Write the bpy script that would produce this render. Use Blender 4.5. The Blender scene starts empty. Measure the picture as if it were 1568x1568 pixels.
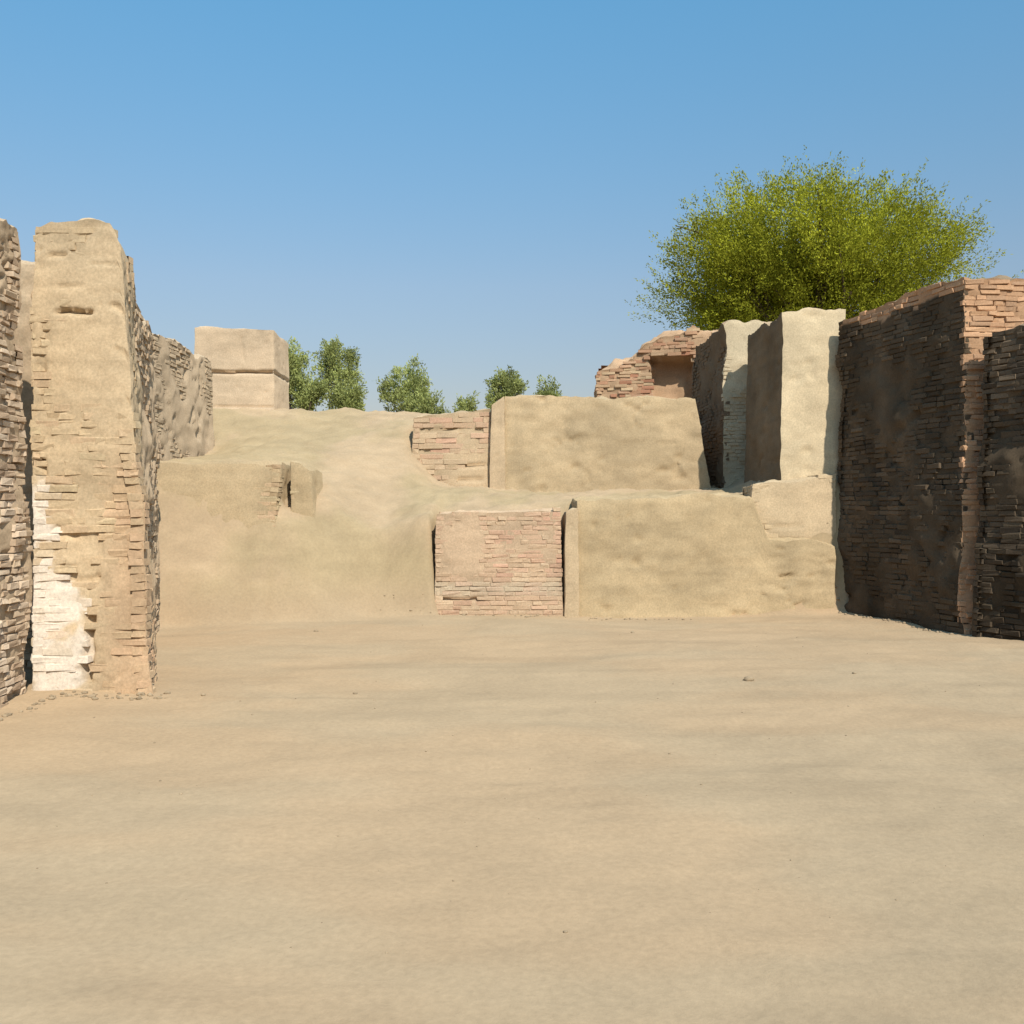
import bpy, math, numpy as np
from mathutils import Vector
rng = np.random.default_rng(7)
sc = bpy.context.scene

# ------------------------------------------------------------ noise
def _h(ix, iy, iz, s):
    n = (ix.astype(np.int64)*73856093) ^ (iy.astype(np.int64)*19349663) ^ (iz.astype(np.int64)*83492791) ^ (s*2654435761)
    n = (n ^ (n >> 13)) * 1274126177
    n = n & 0x7fffffff
    n = (n ^ (n >> 16)) & 0xffff
    return n/65535.0
def vn(p, s=0):
    f = np.floor(p); i = f.astype(np.int64); t = p-f; t = t*t*(3-2*t)
    r = 0
    for a in (0, 1):
        for b in (0, 1):
            for c in (0, 1):
                w = (t[:, 0] if a else 1-t[:, 0])*(t[:, 1] if b else 1-t[:, 1])*(t[:, 2] if c else 1-t[:, 2])
                r = r+w*_h(i[:, 0]+a, i[:, 1]+b, i[:, 2]+c, s)
    return r*2-1
def fbm(p, s=0, o=3):
    r = 0; a = 1.; q = np.array(p, float)
    for k in range(o):
        r = r+a*vn(q, s+k*17); a *= .5; q = q*2.03
    return r
def sstep(a, b, x):
    t = np.clip((x-a)/(b-a), 0, 1); return t*t*(3-2*t)

# ------------------------------------------------------------ mesh helper
def mesh_obj(name, V, F, col=None, mat=None, smooth=False):
    me = bpy.data.meshes.new(name)
    V = np.asarray(V, np.float32); F = np.asarray(F, np.int32)
    me.vertices.add(len(V)); me.vertices.foreach_set('co', V.ravel())
    me.loops.add(F.size); me.loops.foreach_set('vertex_index', F.ravel())
    me.polygons.add(len(F)); me.polygons.foreach_set('loop_start', np.arange(0, F.size, F.shape[1], dtype=np.int32))
    me.update(calc_edges=True)
    if col is not None:
        at = me.color_attributes.new('Col', 'FLOAT_COLOR', 'POINT')
        c = np.ones((len(V), 4), np.float32); c[:, :3] = col
        at.data.foreach_set('color', c.ravel())
    if smooth is not False:
        sm = np.ones(len(F), bool) if smooth is True else smooth
        me.polygons.foreach_set('use_smooth', sm)
    if mat: me.materials.append(mat)
    me.validate()
    ob = bpy.data.objects.new(name, me); sc.collection.objects.link(ob)
    return ob
def grid_faces(nu, nv, off=0, flip=False):
    i = np.arange(nu-1)[:, None]; j = np.arange(nv-1)[None, :]
    a = (i*nv+j).ravel()+off; b = a+nv; c = b+1; d = a+1
    F = np.stack([a, b, c, d], 1)
    return F[:, ::-1] if flip else F

# ------------------------------------------------------------ materials
def nodes(mat):
    mat.use_nodes = True; nt = mat.node_tree; nt.nodes.clear(); return nt
def earth_mat(name, bump=.6, fine=60, ground=False, dist=.006):
    m = bpy.data.materials.new(name); nt = nodes(m); N = nt.nodes.new; L = nt.links.new
    out = N('ShaderNodeOutputMaterial'); bs = N('ShaderNodeBsdfDiffuse')
    bs.inputs['Roughness'].default_value = .4
    L(bs.outputs[0], out.inputs[0])
    tc = N('ShaderNodeTexCoord')
    def noise(scale, det=5, rough=.6, stretch=None):
        n = N('ShaderNodeTexNoise'); n.inputs['Scale'].default_value = scale
        n.inputs['Detail'].default_value = det; n.inputs['Roughness'].default_value = rough
        if stretch:
            mp = N('ShaderNodeMapping'); mp.inputs['Scale'].default_value = stretch
            L(tc.outputs['Object'], mp.inputs[0]); L(mp.outputs[0], n.inputs['Vector'])
        else: L(tc.outputs['Object'], n.inputs['Vector'])
        return n
    def ramp(src, lo, hi, a, b):
        r = N('ShaderNodeMapRange'); r.inputs[1].default_value = lo; r.inputs[2].default_value = hi
        r.inputs[3].default_value = a; r.inputs[4].default_value = b; L(src, r.inputs[0]); return r.outputs[0]
    at = N('ShaderNodeAttribute'); at.attribute_name = 'Col'
    big = noise(1.3, 7, .66, (1, .45, 1) if ground else (1, 1, .7)); sm = noise(fine, 4, .7)
    v1 = ramp(big.outputs[0], .3, .7, .945, 1.055) if ground else ramp(big.outputs[0], .3, .7, .88, 1.12)
    v3 = ramp(sm.outputs[0], .25, .75, .89, 1.11) if ground else ramp(sm.outputs[0], .25, .75, .78, 1.22)
    m2 = N('ShaderNodeMath'); m2.operation = 'MULTIPLY'; L(v1, m2.inputs[0]); L(v3, m2.inputs[1])
    mul = N('ShaderNodeVectorMath'); mul.operation = 'SCALE'
    L(at.outputs['Color'], mul.inputs[0]); L(m2.outputs[0], mul.inputs['Scale'])
    L(mul.outputs[0], bs.inputs['Color'])
    b2 = N('ShaderNodeBump'); b2.inputs['Strength'].default_value = bump; b2.inputs['Distance'].default_value = dist
    L(sm.outputs[0], b2.inputs['Height'])
    L(b2.outputs[0], bs.inputs['Normal'])
    return m
MAS = earth_mat('weathered_masonry', bump=.4, fine=40)
GND = earth_mat('dusty_earth', ground=True, bump=.45, fine=26, dist=.01)

def leaf_mat(name, trans=.3):
    m = bpy.data.materials.new(name); nt = nodes(m); N = nt.nodes.new; L = nt.links.new
    out = N('ShaderNodeOutputMaterial'); d = N('ShaderNodeBsdfDiffuse'); t = N('ShaderNodeBsdfTranslucent')
    mx = N('ShaderNodeMixShader'); mx.inputs[0].default_value = trans
    at = N('ShaderNodeAttribute'); at.attribute_name = 'Col'
    L(at.outputs['Color'], d.inputs[0]); L(at.outputs['Color'], t.inputs[0])
    L(d.outputs[0], mx.inputs[1]); L(t.outputs[0], mx.inputs[2]); L(mx.outputs[0], out.inputs[0])
    return m
LEAF = leaf_mat('foliage')
BARK = earth_mat('bark', bump=.8)

# ------------------------------------------------------------ ground sheet
PR = [
 (-9.0, [(13.6,0),(14.6,1.3),(15.2,2.3),(16,2.45),(19,2.75),(21,3.8),(27,3.8),(38,.3)]),
 (-6.0, [(13.9,0),(15.1,1.35),(15.4,2.2),(16,2.35),(19,2.75),(21,3.8),(27,3.8),(38,.3)]),
 (-4.5, [(14.1,0),(15.1,1.3),(15.5,2.15),(17,2.5),(19,2.9),(21,3.75),(27,3.8),(38,.3)]),
 (-3.75, [(14.3,0),(15.1,1.2),(15.6,1.95),(17,2.35),(19,2.9),(21.3,3.75),(27,3.8),(38,.3)]),
 (-3.55, [(14.4,0),(15.1,1.15),(15.45,1.6),(16.3,1.75),(17,2.25),(19,2.9),(21.4,3.8),(27,3.8),(38,.3)]),
 (-3.1, [(14.5,0),(15.3,1.2),(15.8,1.7),(17,2.15),(19,2.9),(21.5,3.8),(27,3.8),(38,.3)]),
 (-2.1, [(15.0,0),(15.7,1.3),(17.5,2.05),(18.8,2.75),(19.6,3.3),(21.5,3.75),(27,3.8),(38,.3)]),
 (-1.3, [(15.1,0),(15.45,1.5),(17.2,1.95),(19.1,2.15),(19.8,3.3),(21.5,3.7),(27,3.7),(38,.3)]),
 (-1.1, [(15.7,0),(16.1,1.5),(17.2,1.95),(19.1,2.1),(19.8,3.3),(21.5,3.7),(27,3.7),(38,.3)]),
 (0.9, [(15.7,0),(16.1,1.65),(16.5,1.8),(19.1,2.05),(19.8,3.6),(21,3.7),(27,3.7),(38,.3)]),
 (3.3, [(15.6,0),(16.1,1.5),(16.4,1.85),(19.1,2.05),(19.8,3.5),(21.5,3.6),(27,3.8),(38,.3)]),
 (3.9, [(15.6,0),(16.1,1.1),(16.5,1.9),(19,2.05),(21,2.15),(23,2.4),(24,3.9),(27,3.9),(38,.3)]),
 (5.2, [(15.8,0),(16.0,1.5),(16.2,2.3),(17,2.5),(21,2.6),(24,3.9),(27,3.9),(38,.3)]),
 (9.0, [(16.2,0),(16.6,1.2),(17,2.2),(17.4,2.5),(21,2.6),(24,3.9),(27,3.9),(38,.3)]),
]
def terrain(x, y):
    px = np.array([p[0] for p in PR])
    Z = np.stack([np.interp(y, [a for a, b in p[1]], [b for a, b in p[1]]) for p in PR], 0)
    xc = np.clip(x, px[0], px[-1]-1e-6)
    i = np.clip(np.searchsorted(px, xc, side='right')-1, 0, len(px)-2)
    t = (xc-px[i])/(px[i+1]-px[i]); t = t*t*(3-2*t)
    k = np.arange(len(x))
    return Z[i, k]*(1-t)+Z[i+1, k]*t
def sheet_z(x, y):
    P = np.stack([x, y, 0*x], 1)
    wy = y+.06*fbm(P*.9, 3, 3); z = 0
    for dy in (-.1, -.03, .03, .1): z = z+terrain(x+.03*vn(P*2.1, 9), wy+dy)/4
    on = sstep(.03, .5, z)
    z = z+on*(.03*fbm(P*1.3, 21, 4)+.03*fbm(P*5, 25, 4))
    z = z+(.035*fbm(P*np.array([.35, .6, 1]), 31, 3)+.011*fbm(P*np.array([1.6, 2.6, 1]), 35, 4)+.005*fbm(P*7, 33, 3))*(y > -1)
    return z
xs = np.concatenate([-np.geomspace(600, 9.2, 26), np.arange(-9, 9.01, .045), np.geomspace(9.2, 600, 26)])
ys = np.concatenate([[-300, -100, -40, -15, -5, -2, -.5], np.arange(.5, 13.4, .05), np.arange(13.4, 24, .045), np.arange(24, 42, .4), np.geomspace(43, 1500, 25)])
X, Y = np.meshgrid(xs, ys, indexing='ij'); x = X.ravel(); y = Y.ravel()
z = sheet_z(x, y)
P = np.stack([x, y, z], 1)
g1 = np.array([.400, .300, .192]); g2 = np.array([.415, .300, .187]); ol = np.array([.385, .30, .180])
t = sstep(-.4, .5, fbm(P*np.array([.5, .9, .5]), 41, 4))[:, None]
C = g1*(1-t)+g2*t
C = C*(1+.04*fbm(P*np.array([1.2, 3.0, 1.]), 49, 5)[:, None])
st = sstep(.35, .9, fbm(P*np.array([.45, 2.2, .5])+9, 59, 4))[:, None]
C = C*(1-.07*st)
up = sstep(.1, .8, z)[:, None]*.85
t2 = sstep(-.3, .5, fbm(P*.8, 45, 5))[:, None]
C = C*(1-up)+(ol*(1-t2)+np.array([.44, .33, .212])*t2)*up
C = C*(1+.11*up*fbm(P*np.array([3, 3, 9.]), 47, 4)[:, None])
ground = mesh_obj('ground', P, grid_faces(len(xs), len(ys)), C, GND, True)

# ------------------------------------------------------------ walls
MUD = np.array([.36, .285, .18])
def wall(name, fp, prof, zb, batter=(.02,)*4, plaster=0., pcol=MUD, pal=None, holes=(), rough=.03,
         colfn=None, bh=.072, bl=.27, skip=.04, seed=1, res=.05, topn=.08, toplum=1., prot=.012, rec=.010, sides=(0, 1, 2, 3), pfn=None, relief=.006, dustk=.65, dkk=.12, soft=.3, cvar=1., gain=(1.23, 1.19, 1.17), roll_=.010, jit=.005):
    r = np.random.default_rng(seed)
    gain = np.array(gain)
    fp = np.array(fp, float)
    e = np.roll(fp, -1, 0)-fp; Ln = np.linalg.norm(e, axis=1); d = e/Ln[:, None]
    n = np.stack([d[:, 1], -d[:, 0]], 1)
    pu = [a for a, b in prof]; ph = [b for a, b in prof]
    def H(u, xy):
        p = np.concatenate([xy, 0*xy[:, :1]], 1)
        return np.interp(u, pu, ph)+topn*fbm(p*2.3+seed*3.1, seed+5, 4)
    O = []
    for i in range(4):
        j = (i-1) % 4
        O.append(np.linalg.solve(np.array([n[i], n[j]]), np.array([-batter[i], -batter[j]])))
    def corners(h):
        return np.stack([fp[i][None]+h[:, None]*O[i][None] for i in range(4)], 1)
    def vec(p, s=1):
        q = p*1.7+seed*7.3
        return np.stack([fbm(q, seed+1, 4), fbm(q, seed+2, 4), .3*fbm(q, seed+3, 2)], 1)*rough*s
    def F(u, v, w):
        bl_ = lambda c0, c1, c2, c3: (1-u)[:, None]*(1-v)[:, None]*c0+u[:, None]*(1-v)[:, None]*c1+u[:, None]*v[:, None]*c2+(1-u)[:, None]*v[:, None]*c3
        xy0 = bl_(fp[0], fp[1], fp[2], fp[3])
        hh = w*(H(u, xy0)-zb); c = corners(hh)
        return np.concatenate([bl_(c[:, 0], c[:, 1], c[:, 2], c[:, 3]), (zb+hh)[:, None]], 1)
    def pmask(p):
        if pfn is not None: return pfn(p)
        return sstep(-soft, soft, fbm(p*np.array([1.1, 1.1, .9])+seed, seed+9, 5)*.8+(plaster*2-1))
    def hole(p, side):
        dd = np.zeros(len(p))
        for (sd, s0, s1, z0, z1, dep) in holes:
            if sd != side: continue
            s = (p[:, :2]-fp[side])@d[side]
            wob = .035*fbm(p*4, 77, 2)
            k = sstep(s0-.03, s0+.03, s+wob)*(1-sstep(s1-.03, s1+.03, s+wob))*sstep(z0-.02, z0+.02, p[:, 2]+wob*.5)*(1-sstep(z1-.02, z1+.02, p[:, 2]+wob*.5))
            dd = np.maximum(dd, k*dep)
        return dd
    Vs = []; Fs = []; Cs = []; Sm = []; off = 0
    hm = max(ph)-zb; nz = max(6, int(hm/res))
    for sd in range(4):
        nl = max(4, int(Ln[sd]/res)+1)
        a, b = np.meshgrid(np.linspace(0, 1, nl), np.linspace(0, 1, nz), indexing='ij'); a = a.ravel(); b = b.ravel()
        u, v = [(a, 0*a), (0*a+1, a), (1-a, 0*a+1), (0*a, 1-a)][sd]
        p = F(u, v, b)
        m = pmask(p)
        edge = np.minimum(np.minimum(a, 1-a)*Ln[sd], (1-b)*hm); fade = sstep(0, .05, edge)
        off_n = (-rec+(rec+prot*.8+.003)*m)*fade-hole(p, sd)*fade
        pit = sstep(.55, 1.0, fbm(p*np.array([3.5, 3.5, 5.]), seed+19, 4))
        off_n += (relief*fbm(p*np.array([5, 5, 9.]), seed+12, 4)-relief*4*pit)*fade
        p = p+vec(p); p[:, :2] += n[sd]*off_n[:, None]
        c = pcol*(1+cvar*(.09*fbm(p*1.6, seed+13, 5)+.06*fbm(p*np.array([2, 2, 14.]), seed+17, 3)))[:, None]
        c = c*(1-(1-m)[:, None]*dkk)
        if colfn is not None: c = colfn(p, c, sd, False, r)
        Vs.append(p); Fs.append(grid_faces(nl, nz, off)); Cs.append(c); Sm.append(np.ones((nl-1)*(nz-1), bool)); off += len(p)
    nu = max(4, int(max(Ln[0], Ln[2])/res)+1); nv = max(4, int(max(Ln[1], Ln[3])/res)+1)
    a, b = np.meshgrid(np.linspace(0, 1, nu), np.linspace(0, 1, nv), indexing='ij'); a = a.ravel(); b = b.ravel()
    p = F(a, b, np.ones(len(a))); p = p+vec(p)
    ed = sstep(0, .12, np.minimum(np.minimum(a, 1-a)*Ln[0], np.minimum(b, 1-b)*Ln[1]))
    p[:, 2] += ed*(.02+.03*fbm(p*4, seed+14, 3))
    c = pcol*toplum*(1+.1*fbm(p*2, seed+15, 3))[:, None]  # on the shaded walls toplum paints a sunlit top into the colour
    Vs.append(p); Fs.append(grid_faces(nu, nv, off)); Cs.append(c); Sm.append(np.ones((nu-1)*(nv-1), bool)); off += len(p)
    if pal is not None:
        pal = np.array(pal, float)
        B = []
        for sd in sides:
            K = int((hm+.4)/bh)
            for k in range(K):
                zc = zb+(k+.5)*bh
                s = -r.random()*bl*.6-(bl/2 if k % 2 else 0)
                while s < Ln[sd]:
                    L = bl*(.5 if r.random() < .3 else 1)*(.9+.2*r.random())
                    s0 = max(s, 0.0); s1 = min(s+L, Ln[sd]); s += L
                    if s1-s0 < .05: continue
                    if r.random() < skip: continue
                    B.append((sd, (s0+s1)/2, (s1-s0)/2, zc))
        sd = np.array([b[0] for b in B]); sc_ = np.array([b[1] for b in B]); hl = np.array([b[2] for b in B])-.004; zc = np.array([b[3] for b in B])
        c = corners(zc-zb); a0 = c[np.arange(len(B)), sd]; a1 = c[np.arange(len(B)), (sd+1) % 4]
        tt = (sc_/Ln[sd])[:, None]; xy = a0*(1-tt)+a1*tt
        u = np.select([sd == 0, sd == 1, sd == 2, sd == 3], [tt[:, 0], 1+0*tt[:, 0], 1-tt[:, 0], 0*tt[:, 0]])
        top = H(u, xy)+.02
        p = np.concatenate([xy, zc[:, None]], 1)
        hd = np.zeros(len(p))
        for q in range(4):
            mk = sd == q
            if mk.any(): hd[mk] = hole(p[mk], q)
        m = pmask(p)
        keep = (zc+bh/2 < top+r.normal(0, .02, len(p))) & (hd < .02) & ~((m > .85))
        p = p[keep]; sd = sd[keep]; hl = hl[keep]; m = m[keep]
        p = p+vec(p)
        M = len(p)
        D = np.concatenate([d[sd], np.zeros((M, 1))], 1); Nn = np.concatenate([n[sd], np.zeros((M, 1))], 1); U = np.tile([0, 0, 1.], (M, 1))
        yaw = r.normal(0, .02, M)[:, None]; Dr = D+Nn*yaw; Nr = Nn-D*yaw
        roll = r.normal(0, roll_, M)[:, None]; Ur = U+Dr*roll
        pr = r.random(M)**1.3*prot; pr = np.where(r.random(M) < .12, pr-rec*1.2, pr)
        hv = bh/2-.003-r.random(M)*.004
        vv = []
        ch = .007
        for (lx, lz, ny) in [(-1, -1, 'b'), (1, -1, 'b'), (1, 1, 'b'), (-1, 1, 'b'), (-1, -1, 'm'), (1, -1, 'm'), (1, 1, 'm'), (-1, 1, 'm'), (-1, -1, 'f'), (1, -1, 'f'), (1, 1, 'f'), (-1, 1, 'f')]:
            sx = hl-(ch*1.3 if ny == 'f' else 0); sz = hv-(ch if ny == 'f' else 0)
            yy = {'b': -.12+0*pr, 'm': pr-ch, 'f': pr}[ny]
            q = p+Dr*(lx*sx)[:, None]+Ur*(lz*sz)[:, None]+Nr*yy[:, None]+r.normal(0, jit, (M, 3))
            vv.append(q)
        vv = np.stack(vv, 1)
        f0 = [(0, 1, 5, 4), (1, 2, 6, 5), (2, 3, 7, 6), (3, 0, 4, 7), (4, 5, 9, 8), (5, 6, 10, 9), (6, 7, 11, 10), (7, 4, 8, 11), (8, 9, 10, 11)]
        ff = (np.array(f0)[None]+12*np.arange(M)[:, None, None]).reshape(-1, 4)+off
        ci = pal[r.integers(0, len(pal), M)]
        cb = ci*(.88+.24*r.random(M))[:, None]
        dust = (sstep(-.5, .6, fbm(p*1.1, seed+31, 3))*dustk)[:, None]
        dust = np.maximum(dust, m[:, None]*.9)
        cb = cb*(1-dust)+pcol*dust
        if colfn is not None: cb = colfn(p, cb, sd, True, r)
        Vs.append(vv.reshape(-1, 3)); Fs.append(ff); Cs.append(np.repeat(cb, 12, 0)); Sm.append(np.zeros(len(ff), bool)); off += 12*M
    return mesh_obj(name, np.concatenate(Vs), np.concatenate(Fs), np.minimum(np.concatenate(Cs)*gain, .82), MAS, np.concatenate(Sm))

A_ = lambda *v: np.array(v)
TAN = [(.42, .33, .21), (.38, .29, .18), (.43, .315, .205), (.40, .33, .21)]
RED = [(.42, .275, .185), (.38, .235, .15), (.42, .32, .21), (.40, .29, .19), (.35, .185, .12)]

# --- left brick pier, front face at y = 8.8
def pier_col(p, c, sd, brick, r):
    x = p[:, 0]; z = p[:, 2]; nz = fbm(p*3.0, 51, 4)*.10
    lim = np.interp(z, [0, .9, 1.0, 1.9, 2.1], [-3.74, -3.76, -4.05, -4.12, -4.3])
    w = (sstep(-.05, .05, lim+nz-x)*(1-sstep(1.75, 2.0, z+nz)))*(p[:, 1] < 9.2)*(x > -4.35)
    w = w*sstep(-.6, .2, fbm(p*7, 53, 3)+.15)
    w = w[:, None]*.9
    c = c*(1-w)+np.array([.55, .50, .43])*w
    rd = (sstep(-3.75, -3.4, x)*(1-sstep(1.2, 2.6, z)))[:, None]*.35
    c = c*(1-rd)+np.array([.44, .28, .175])*rd
    g = (sstep(.3, .9, fbm(p*np.array([2.5, 2.5, 1.2]), 57, 4))*.14)[:, None]
    return c*(1-g)
def pier_pl(p):
    b = fbm(p*np.array([1.3, 1.3, 1.0])+4, 60, 5)*.7
    t = np.interp(p[:, 2], [0, 1.4, 2.2, 3.5, 4.2], [-.4, .0, .25, .15, -.2])
    return sstep(-.4, .4, b+t)
wall('brick_pier', [(-4.25, 8.8), (-3.17, 8.8), (-3.55, 10.0), (-4.7, 10.0)], [(0, 4.12), (.2, 4.2), (.62, 4.22), (.9, 4.2), (.96, 4.12), (1, 3.98)], -.1,
     batter=(.02, .066, 0, 0), pal=TAN, colfn=pier_col, pfn=pier_pl, pcol=A_(.42, .332, .217), seed=11, res=.022, topn=.035,
     holes=[(0, .18, .52, 3.36, 3.395, .09), (0, .49, .56, .1, .7, .10), (0, .25, .6, .95, 1.4, .03), (0, .08, .26, 3.87, 3.90, .05), (0, .02, .12, 1.9, 2.1, .07), (0, .30, .34, 3.92, 4.0, .05),
            (0, .5, .8, 3.8, 3.82, .03), (0, .05, .1, 2.6, 3.3, .025), (0, .7, .95, 3.55, 3.57, .03), (0, .2, .45, 3.6, 3.62, .03)], skip=.07, rough=.03, prot=.006, rec=.007, relief=.008)
# --- wall running from the pier towards the viewer (its face looks right)
wall('ruined_brick_wall', [(-5.2, 5.2), (-4.0, 5.2), (-4.24, 8.77), (-5.2, 8.77)],
     [(0, 4.05), (1, 4.05)], -.1, pal=[(.38, .29, .205), (.44, .35, .25), (.31, .23, .16), (.50, .41, .31)], pcol=A_(.38, .295, .20), plaster=.38, seed=12, res=.025, prot=.012, rec=.014, rough=.05, skip=.2, topn=.08, dustk=.4, relief=.016, bl=.2, bh=.062)
# --- flank behind the pier, stepping down
wall('ruined_brick_wall', [(-5.9, 9.9), (-3.86, 9.9), (-5.02, 14.2), (-6.6, 14.2)], [(0, 4.15), (.9, 4.05), (1, 4.0)], -.1,
     pal=[(.40, .31, .215), (.43, .34, .235), (.35, .27, .185)], pcol=A_(.40, .315, .215), plaster=.55, seed=13, prot=.014, rec=.016, rough=.06, skip=.15, topn=.12, relief=.015, res=.03)
# --- upper left retaining wall, face looks right
wall('ruined_brick_wall', [(-7.0, 15.5), (-5.64, 15.5), (-5.72, 19.2), (-7.1, 19.2)], [(0, 4.45), (1, 4.45)], 1.6,
     pal=[(.38, .30, .205), (.41, .33, .225)], pcol=A_(.385, .305, .21), plaster=.55, seed=14, rough=.04, skip=.1, topn=.08, prot=.014, rec=.014, relief=.012)
# --- squared block of large mud courses behind it
wall('mud_block_wall', [(-6.7, 21.0), (-5.02, 21.0), (-5.05, 22.6), (-6.7, 22.6)], [(0, 5.5), (.7, 5.46), (1, 5.42)], 3.4, batter=(.01, .01, 0, 0), pal=None, plaster=.9, pcol=A_(.44, .35, .245), seed=16, topn=.03, rough=.012, res=.035,
     holes=[(0, .0, 1.8, 4.52, 4.57, .14), (1, .0, 1.8, 4.53, 4.57, .08), (0, .98, 1.03, 4.75, 5.3, .03), (0, 0, 1.8, 3.80, 3.83, .05)])
# --- low walls on the left bank
wall('low_brick_wall', [(-6.2, 15.02), (-3.60, 15.06), (-3.60, 16.4), (-6.2, 16.4)], [(0, 2.40), (.6, 2.36), (.85, 2.36), (1, 2.34)], .9, pal=TAN, plaster=.85, seed=37, rough=.025, topn=.04, pcol=A_(.345, .270, .168), batter=(.3, .0, 0, 0), relief=.014)
wall('low_brick_wall', [(-3.47, 15.55), (-3.05, 15.55), (-3.05, 16.6), (-3.47, 16.6)], [(0, 2.38), (.6, 2.34), (1, 2.26)], 1.0, batter=(.02, .1, 0, 0), pal=TAN, plaster=.6, seed=18, rough=.02, topn=.03, pcol=A_(.36, .285, .178))
wall('low_brick_wall', [(-5.6, 14.62), (-4.2, 14.72), (-4.2, 15.5), (-5.6, 15.5)], [(0, 1.35), (.4, 1.2), (.7, 1.08), (1, .8)], .1, pal=RED, plaster=.45, seed=19, rough=.05, topn=.10, batter=(.55, .1, 0, 0), pcol=A_(.35, .275, .17))

# --- centre: lower brick panel, jamb
ROSE = [(.42, .29, .205), (.39, .265, .185), (.42, .325, .225), (.405, .30, .205), (.42, .265, .19)]
def rose(p, c, sd, brick, r):
    g = ((sstep(.28, .38, p[:, 2])*(1-sstep(.45, .58, p[:, 2]))))[:, None]*.4
    return c*(1-g)+np.array([.36, .335, .26])*g
wall('brick_panel_wall', [(-1.2, 15.3), (.78, 15.3), (.78, 16.3), (-1.2, 16.3)], [(0, 1.58), (1, 1.62)], -.05, pal=ROSE, pcol=A_(.42, .318, .218), plaster=.22, seed=20, res=.03, rough=.015, topn=.03, skip=.04, colfn=rose, prot=.006, rec=.006,
     holes=[(0, .02, .75, .24, .275, .10), (0, .0, .05, .2, 1.2, .06), (0, 1.9, 1.95, .25, 1.45, .09), (0, .3, .4, .02, .1, .05)], gain=(1.24, 1.2, 1.17))
wall('mud_jamb', [(.81, 15.24), (1.03, 15.26), (1.03, 16.1), (.81, 16.1)], [(0, 1.6), (1, 1.66)], -.05, pal=None, plaster=.9, pcol=A_(.40, .315, .205), seed=21, topn=.015, rough=.015, batter=(.01, .01, .01, .01), res=.03)
wall('mud_retaining_wall', [(1.0, 15.40), (5.1, 15.7), (5.1, 16.6), (1.0, 16.4)], [(0, 1.78), (.4, 1.86), (.68, 1.88), (.74, 1.2), (1, 1.1)], -.05, batter=(.05, 0, 0, 0), pal=None, plaster=.95, pcol=A_(.365, .288, .177), seed=22, rough=.03, topn=.05, relief=.015, cvar=1.4)
# --- centre: upper tier
wall('stepped_brick_wall', [(-1.93, 18.9), (-.42, 18.8), (-.42, 20.2), (-1.93, 20.2)], [(0, 3.40), (1, 3.55)], 1.9, batter=(.05, 0, 0, .05), pal=ROSE, pcol=A_(.39, .305, .20), plaster=.55, seed=23, rough=.02, topn=.03, prot=.016, rec=.014, bl=.42, bh=.10,
     holes=[(0, .9, 1.45, 2.44, 2.49, .10), (0, .15, .9, 2.75, 2.79, .08), (0, .2, 1.4, 3.15, 3.19, .08), (0, .9, 1.4, 2.2, 2.25, .08)])
wall('mud_jamb', [(-.42, 18.68), (-.12, 18.68), (-.12, 19.8), (-.42, 19.8)], [(0, 3.62), (1, 3.78)], 1.9, pal=None, plaster=.9, pcol=A_(.41, .32, .21), seed=24, topn=.02, rough=.015, res=.03)
wall('mud_plastered_wall', [(-.14, 18.75), (3.78, 18.75), (3.7, 20.3), (-.14, 20.3)], [(0, 3.78), (.3, 3.8), (.6, 3.76), (1, 3.74)], 1.85, batter=(.03, .17, 0, 0), pal=None, plaster=.93, pcol=A_(.37, .292, .184), seed=25, rough=.025, topn=.05, relief=.015, cvar=1.4)
wall('low_brick_wall', [(3.78, 15.85), (5.2, 15.95), (5.2, 16.17), (3.78, 16.5)], [(0, 2.02), (.5, 2.1), (1, 2.2)], .9, batter=(.02, 0, 0, .05), pal=[(.41, .33, .215)], plaster=.7, pcol=A_(.41, .33, .218), seed=26, rough=.02, topn=.04,
     holes=[(0, .1, 1.3, 1.10, 1.14, .12), (0, .0, .08, 1.2, 1.9, .08), (0, .4, .9, 1.35, 1.38, .05), (0, .75, .78, 1.4, 1.8, .03)])

# --- right: tall walls, their shade painted into dark brick colours
def shade(light):  # streaked dark faces; sunlit end and top edge painted lighter
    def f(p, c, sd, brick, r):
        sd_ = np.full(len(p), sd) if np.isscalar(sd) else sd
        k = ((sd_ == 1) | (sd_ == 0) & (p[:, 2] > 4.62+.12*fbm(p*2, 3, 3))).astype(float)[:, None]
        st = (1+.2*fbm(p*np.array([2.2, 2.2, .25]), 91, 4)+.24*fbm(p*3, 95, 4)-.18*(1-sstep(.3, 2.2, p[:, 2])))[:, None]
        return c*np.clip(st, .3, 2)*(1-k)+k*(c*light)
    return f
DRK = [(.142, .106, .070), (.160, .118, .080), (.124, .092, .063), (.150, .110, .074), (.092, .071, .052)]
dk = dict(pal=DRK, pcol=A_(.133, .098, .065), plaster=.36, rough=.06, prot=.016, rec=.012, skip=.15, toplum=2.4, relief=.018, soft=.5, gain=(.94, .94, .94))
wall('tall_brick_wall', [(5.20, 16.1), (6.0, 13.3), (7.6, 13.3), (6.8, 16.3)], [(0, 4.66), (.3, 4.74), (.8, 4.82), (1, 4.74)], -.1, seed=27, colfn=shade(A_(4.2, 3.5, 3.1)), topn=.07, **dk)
wall('tall_brick_wall', [(6.07, 13.12), (6.5, 12.2), (7.9, 12.2), (7.9, 13.12)], [(0, 3.92), (1, 3.95)], -.1, seed=28, colfn=shade(1.), topn=.06, **dk)
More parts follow.
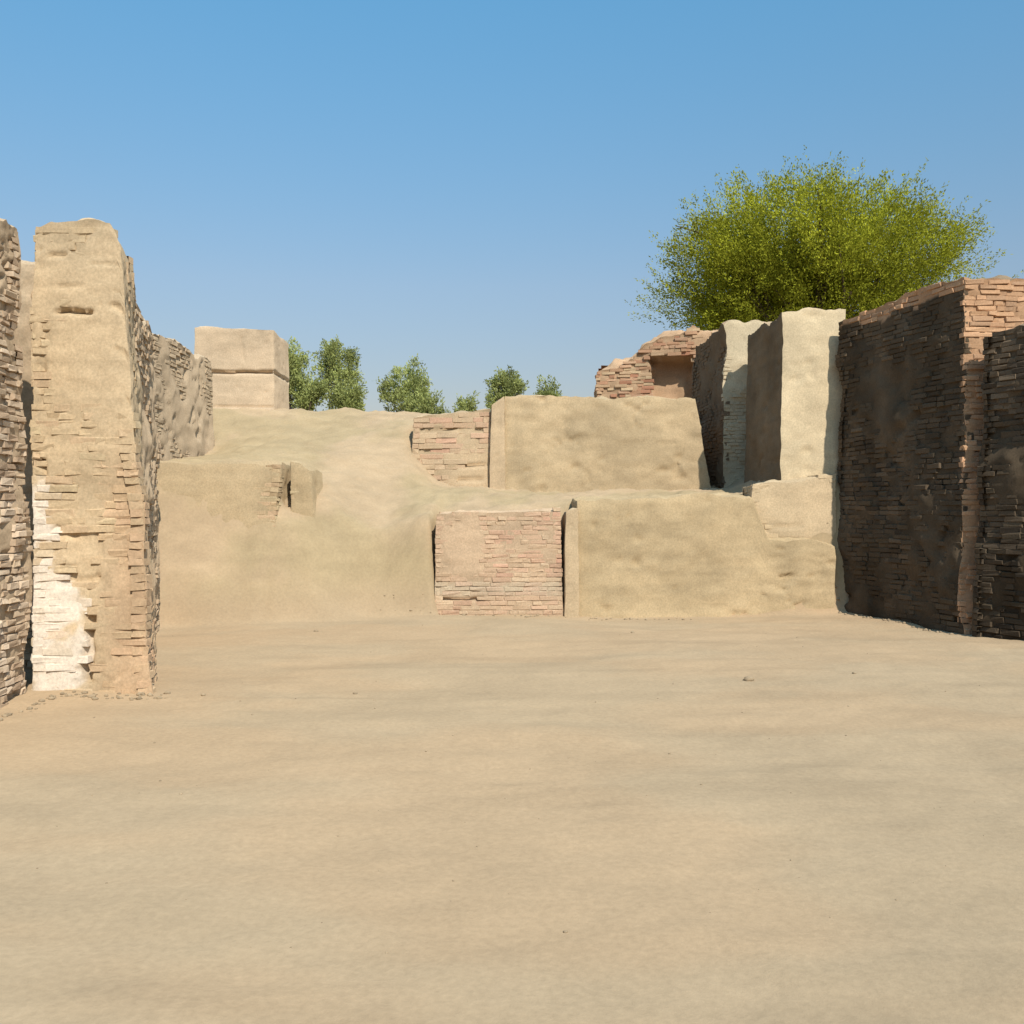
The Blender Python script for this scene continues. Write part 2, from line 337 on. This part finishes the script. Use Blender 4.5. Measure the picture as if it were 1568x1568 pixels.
def pale(p, c, sd, brick, r):  # pale plaster on the sunlit front; shade of other sides painted as dark colour
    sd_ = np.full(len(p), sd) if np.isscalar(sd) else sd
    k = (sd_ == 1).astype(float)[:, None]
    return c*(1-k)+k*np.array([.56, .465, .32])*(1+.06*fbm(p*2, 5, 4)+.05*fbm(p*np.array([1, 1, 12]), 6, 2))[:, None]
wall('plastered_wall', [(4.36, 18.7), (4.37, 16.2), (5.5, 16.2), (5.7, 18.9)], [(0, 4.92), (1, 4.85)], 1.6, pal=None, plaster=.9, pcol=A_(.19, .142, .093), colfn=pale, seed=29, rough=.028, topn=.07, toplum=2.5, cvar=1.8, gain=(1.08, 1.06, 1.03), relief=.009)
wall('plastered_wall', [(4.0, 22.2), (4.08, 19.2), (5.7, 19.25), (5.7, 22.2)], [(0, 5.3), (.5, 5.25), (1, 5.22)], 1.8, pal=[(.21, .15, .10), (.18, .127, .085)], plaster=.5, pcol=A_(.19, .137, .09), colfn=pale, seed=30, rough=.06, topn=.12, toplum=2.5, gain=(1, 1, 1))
# far rubble brick wall
wall('rubble_brick_wall', [(2.1, 24.0), (4.9, 23.4), (5.2, 24.6), (2.1, 25.0)], [(0, 4.95), (.13, 5.2), (.28, 5.3), (.4, 5.55), (.55, 5.8), (1, 5.9)], 3.4, pal=[np.array(q)*.9 for q in RED], plaster=.35, pcol=A_(.39, .275, .18), seed=31, rough=.09, topn=.14, prot=.03, rec=.025, skip=.15, bl=.3, bh=.08,
     holes=[(0, 1.25, 2.3, 4.0, 5.3, .6)], gain=(1.25, 1.2, 1.15))

# ------------------------------------------------------------ pebbles
V = []; F_ = []; C = []; off = 0
ico = np.array([(0, 0, 1), (.9, 0, .3), (.28, .85, .3), (-.72, .52, .3), (-.72, -.52, .3), (.28, -.85, .3), (.72, .52, -.4), (-.28, .85, -.4), (-.9, 0, -.4), (-.28, -.85, -.4), (.72, -.52, -.4), (0, 0, -.7)])
icf = [(0,1,2),(0,2,3),(0,3,4),(0,4,5),(0,5,1),(1,6,2),(2,7,3),(3,8,4),(4,9,5),(5,10,1),(6,7,2),(7,8,3),(8,9,4),(9,10,5),(10,6,1),(11,7,6),(11,8,7),(11,9,8),(11,10,9),(11,6,10)]
N = 280
py = 3.5+11*rng.random(N)**.8; pxx = (rng.random(N)*2-1)*.56*py
sz = .003+.006*rng.random(N)**3
big = [(2.21, 9.3, .055), (3.3, 9.6, .02), (-2.6, 13.2, .03), (-3.3, 9.0, .04), (-3.05, 8.8, .03), (1.6, 13.2, .03), (-1.4, 8.9, .02), (-2.7, 8.7, .022)]
pts = [(a, b, c) for a, b, c in zip(pxx, py, sz)]+big
for i in range(200):
    q = rng.random()
    a, b = [((-3.9+.9*rng.random()), 8.55+.22*rng.random()), (-2.+5*rng.random(), 15.05+.2*rng.random()), (5.1+q*.85-.1*rng.random(), 16.-q*2.8), (-4.0+.1*rng.random(), 6+2.7*rng.random())][i % 4]
    pts.append((a, b, .01+.022*rng.random()**2))
A = np.array(pts); zz = sheet_z(A[:, 0], A[:, 1])
for (a, b, s), z0 in zip(pts, zz):
    p = ico*(1+rng.normal(0, .12, (12, 1)))*s*np.array([1.2, 1, .65]); th = rng.random()*6.28
    p = np.stack([p[:, 0]*math.cos(th)-p[:, 1]*math.sin(th), p[:, 0]*math.sin(th)+p[:, 1]*math.cos(th), p[:, 2]], 1)+[a, b, z0+s*.25]
    V.append(p); F_.append(np.array(icf)+off); off += 12
    C.append(np.tile(np.array([.38, .29, .19])*(.7+.35*rng.random()), (12, 1)))
mesh_obj('pebbles', np.concatenate(V), np.concatenate(F_), np.concatenate(C), MAS)

# ------------------------------------------------------------ trees
def tube(path, r0, r1, n=7):
    path = np.array(path); V = []
    k = len(path)
    for i, p in enumerate(path):
        t = path[min(i+1, k-1)]-path[max(i-1, 0)]; t = t/np.linalg.norm(t)
        a = np.cross(t, [.3, .9, .1]); a /= np.linalg.norm(a); b = np.cross(t, a); r = r0+(r1-r0)*i/(k-1)
        for j in range(n):
            th = j*2*math.pi/n; V.append(p+r*(math.cos(th)*a+math.sin(th)*b))
    F = [(i*n+j, i*n+(j+1) % n, (i+1)*n+(j+1) % n, (i+1)*n+j) for i in range(k-1) for j in range(n)]
    return np.array(V), np.array(F)
def limb(a, b, r, wob=.12, k=8):
    a = np.array(a, float); b = np.array(b, float); L = np.linalg.norm(b-a)
    t = np.linspace(0, 1, k)[:, None]; p = a*(1-t)+b*t
    w = r.normal(0, wob*L*.3, (k, 3)); w[0] = 0; w[-1] = 0
    w = (w+np.roll(w, 1, 0)+np.roll(w, -1, 0))/3; w[0] = 0; w[-1] = 0
    p = p+w; p[:, 2] += np.sin(t[:, 0]*math.pi)*L*.06
    return p
def leaves(cl, dirs, per, length, lw, ll, r, spread=.12, cols=None):
    M = len(cl)
    t = r.random((M, per))
    base = cl[:, None]+dirs[:, None]*(t*length[:, None])[..., None]+r.normal(0, 1, (M, per, 3))*spread*(1.15-.8*t)[..., None]
    base[..., 2] -= .10*(t**2)*length[:, None]*r.random((M, 1))
    base = base.reshape(-1, 3); K = len(base)
    ax = np.repeat(dirs, per, 0)+r.normal(0, .55, (K, 3)); ax /= np.linalg.norm(ax, axis=1)[:, None]
    bx = np.cross(ax, r.normal(0, 1, (K, 3))); bx /= np.linalg.norm(bx, axis=1)[:, None]
    l = ll*(.6+.8*r.random(K))[:, None]; w = lw*(.6+.8*r.random(K))[:, None]
    V = np.stack([base-bx*w*.2, base+ax*l*.5-bx*w*.6, base+ax*l, base+ax*l*.5+bx*w*.6], 1).reshape(-1, 3)
    F = np.arange(4*K).reshape(-1, 4)
    c = np.repeat(cols, per, 0)*(.8+.4*r.random(K))[:, None]
    return V, F, np.repeat(c, 4, 0)
def tree(r, base, crown, rad, ntuft, per, lsz, trunk=.3, col=(.13, .15, .022), tl=(.7, 1.5), spread=.14, nlimb=14, up=.5, wisps=0):
    crown = np.array(crown, float); rad = np.array(rad, float); base = np.array(base, float)
    Wv = []; Wf = []; off = 0
    fork = base*.6+crown*.4; fork[2] = base[2]+(crown[2]-rad[2]-base[2])*.75
    def add(path, a, b):
        nonlocal off
        v, f = tube(path, a, b); Wv.append(v); Wf.append(f+off); off += len(v)
    add(limb(base, fork, r, .1), trunk, trunk*.7)
    lobes = []
    for i in range(nlimb):
        th = i*2.4+r.random()*.6; el = (r.random()*1.25-.15)
        dd = np.array([math.cos(th)*math.cos(el), math.sin(th)*math.cos(el), math.sin(el)])
        tip = crown+dd*rad*(.5+.25*r.random())
        path = limb(fork, tip, r); add(path, trunk*.45, trunk*.1)
        lobes.append((tip, .36+.16*r.random()))
        for j in range(4):
            s = path[3+j]; t2 = s+(tip-fork)*.25+r.normal(0, 1, 3)*rad*.22
            add(limb(s, t2, r, k=5), trunk*.14, trunk*.03)
            lobes.append((t2, .20+.12*r.random()))
    lobes.append((crown, .5))
    W = np.array([l[1] for l in lobes])**2; W /= W.sum()
    idx = r.choice(len(lobes), ntuft, p=W)
    q = r.normal(0, 1, (ntuft, 3)); q /= np.linalg.norm(q, axis=1)[:, None]
    q *= (r.random(ntuft)**.45)[:, None]
    LC = np.array([l[0] for l in lobes]); LR = np.array([l[1] for l in lobes])
    cl = LC[idx]+q*LR[idx][:, None]*rad
    rel = (cl-crown)/rad; dist = np.linalg.norm(rel, axis=1)
    f = np.minimum(1, 1.0/np.maximum(dist, 1e-3)); cl = crown+rel*f[:, None]*rad; rel = rel*f[:, None]
    dirs = rel+r.normal(0, .45, (ntuft, 3)); dirs[:, 2] += up; dirs /= np.linalg.norm(dirs, axis=1)[:, None]
    ln = tl[0]+(tl[1]-tl[0])*r.random(ntuft)**1.5
    lt = .75+.5*r.random(len(lobes))
    tone = (lt[idx]*(.9+.3*vn(cl*1.1, 5)+.1*r.random(ntuft)))[:, None]
    c = np.array(col)*tone*np.where(r.random(ntuft) < .3, 1.2, 1.)[:, None]
    v, f, cc = leaves(cl, dirs, per, ln, lsz*.38, lsz, r, spread, c)
    if wisps:
        g = r.normal(0, 1, (wisps, 3)); g[:, 2] = np.abs(g[:, 2])*.9-.1; g /= np.linalg.norm(g, axis=1)[:, None]
        wc = crown+g*rad*(.86+.12*r.random((wisps, 1))); gd = g+r.normal(0, .25, (wisps, 3)); gd[:, 2] += .5; gd /= np.linalg.norm(gd, axis=1)[:, None]
        v2, f2, c2 = leaves(wc, gd, 40, .8+1.1*r.random(wisps), lsz*.3, lsz, r, .08, np.tile(np.array(col)*1.05, (wisps, 1)))
        f2 = f2+len(v); v = np.concatenate([v, v2]); f = np.concatenate([f, f2]); cc = np.concatenate([cc, c2])
    return (np.concatenate(Wv), np.concatenate(Wf)), (v, f, cc)
def mk_tree(name, parts):
    e = bpy.data.objects.new(name, None); sc.collection.objects.link(e)
    wv = []; wf = []; lv = []; lf = []; lc = []; a = b = 0
    for (w, l) in parts:
        wv.append(w[0]); wf.append(w[1]+a); a += len(w[0]); lv.append(l[0]); lf.append(l[1]+b); lc.append(l[2]); b += len(l[0])
    wv = np.concatenate(wv)
    o1 = mesh_obj('trunk_and_limbs', wv, np.concatenate(wf), np.tile([.12, .09, .06], (len(wv), 1)), BARK, True)
    o2 = mesh_obj('foliage', np.concatenate(lv), np.concatenate(lf), np.concatenate(lc), LEAF)
    o1.parent = e; o2.parent = e
r = np.random.default_rng(5)
mk_tree('mesquite_tree', [tree(r, (9.6, 31, 0), (9.3, 31, 7.8), (4.7, 4.0, 3.3), 2600, 95, .085, trunk=.38, nlimb=20, col=(.31, .32, .032), spread=.18, tl=(.6, 1.5), up=.4, wisps=300)])
parts = []
for (tx, zt, rd) in [(-13.4, 11.6, 1.2), (-10.8, 12.1, 1.25), (-9.5, 9.1, .8), (-6.3, 10.6, 1.5), (-5.0, 8.8, 1.1), (-2.9, 8.7, .5), (-.35, 10.2, .95), (2.1, 9.3, .6), (-15.5, 10.5, 1.6), (4.5, 8.0, 1.2), (-12.1, 9.6, .9)]:
    cz = zt-2.4*(.7 if rd < 1 else 1); yy = 60+r.normal(0, 2)
    parts.append(tree(r, (tx, yy, 0), (tx, yy, cz), (rd*.9, rd*.9, (zt-cz)*.9), int(80+130*rd), 34, .16, trunk=.15, nlimb=8, col=(.33, .355, .125), tl=(.3, .9), spread=.17, up=.8))
mk_tree('distant_trees', parts)

# ------------------------------------------------------------ light
az = math.radians(20); el = math.radians(41)
s = Vector((math.sin(az)*math.cos(el), -math.cos(az)*math.cos(el), math.sin(el)))
L = bpy.data.lights.new('sun', 'SUN'); L.energy = 4.9; L.angle = math.radians(.5); L.color = (1, .93, .82)
lo = bpy.data.objects.new('sun', L); lo.rotation_euler = s.to_track_quat('Z', 'Y').to_euler(); sc.collection.objects.link(lo)
w = bpy.data.worlds.new('World'); sc.world = w; w.use_nodes = True; nt = w.node_tree
bg = nt.nodes['Background']; sky = nt.nodes.new('ShaderNodeTexSky'); sky.sky_type = 'NISHITA'; sky.sun_disc = False
sky.sun_elevation = el; sky.sun_rotation = math.pi-az; sky.air_density = 1.0; sky.dust_density = .6; sky.ozone_density = 2.5; sky.altitude = 50
tc = nt.nodes.new('ShaderNodeTexCoord'); sp = nt.nodes.new('ShaderNodeSeparateXYZ'); nt.links.new(tc.outputs['Generated'], sp.inputs[0])
rp = nt.nodes.new('ShaderNodeValToRGB'); nt.links.new(sp.outputs[2], rp.inputs[0])
e = rp.color_ramp.elements
e[0].position = .0; e[0].color = (.60, .46, .385, 1)
e[1].position = .46; e[1].color = (.82, 1.30, 1.26, 1)
q = e.new(.22); q.color = (.90, .84, .75, 1)
q = e.new(.10); q.color = (.73, .58, .50, 1)
ml = nt.nodes.new('ShaderNodeMix'); ml.data_type = 'RGBA'; ml.blend_type = 'MULTIPLY'; ml.inputs[0].default_value = 1
nt.links.new(sky.outputs[0], ml.inputs[6]); nt.links.new(rp.outputs[0], ml.inputs[7])
nt.links.new(ml.outputs[2], bg.inputs[0]); bg.inputs[1].default_value = .15
sc.view_settings.view_transform = 'Standard'; sc.view_settings.look = 'None'; sc.view_settings.exposure = 0

cam = bpy.data.cameras.new('camera'); cam.lens = 35; cam.sensor_width = 36; cam.clip_end = 3000
co = bpy.data.objects.new('camera', cam); co.location = (0, 0, 1.6); co.rotation_euler = (math.radians(90), 0, 0)
sc.collection.objects.link(co); sc.camera = co
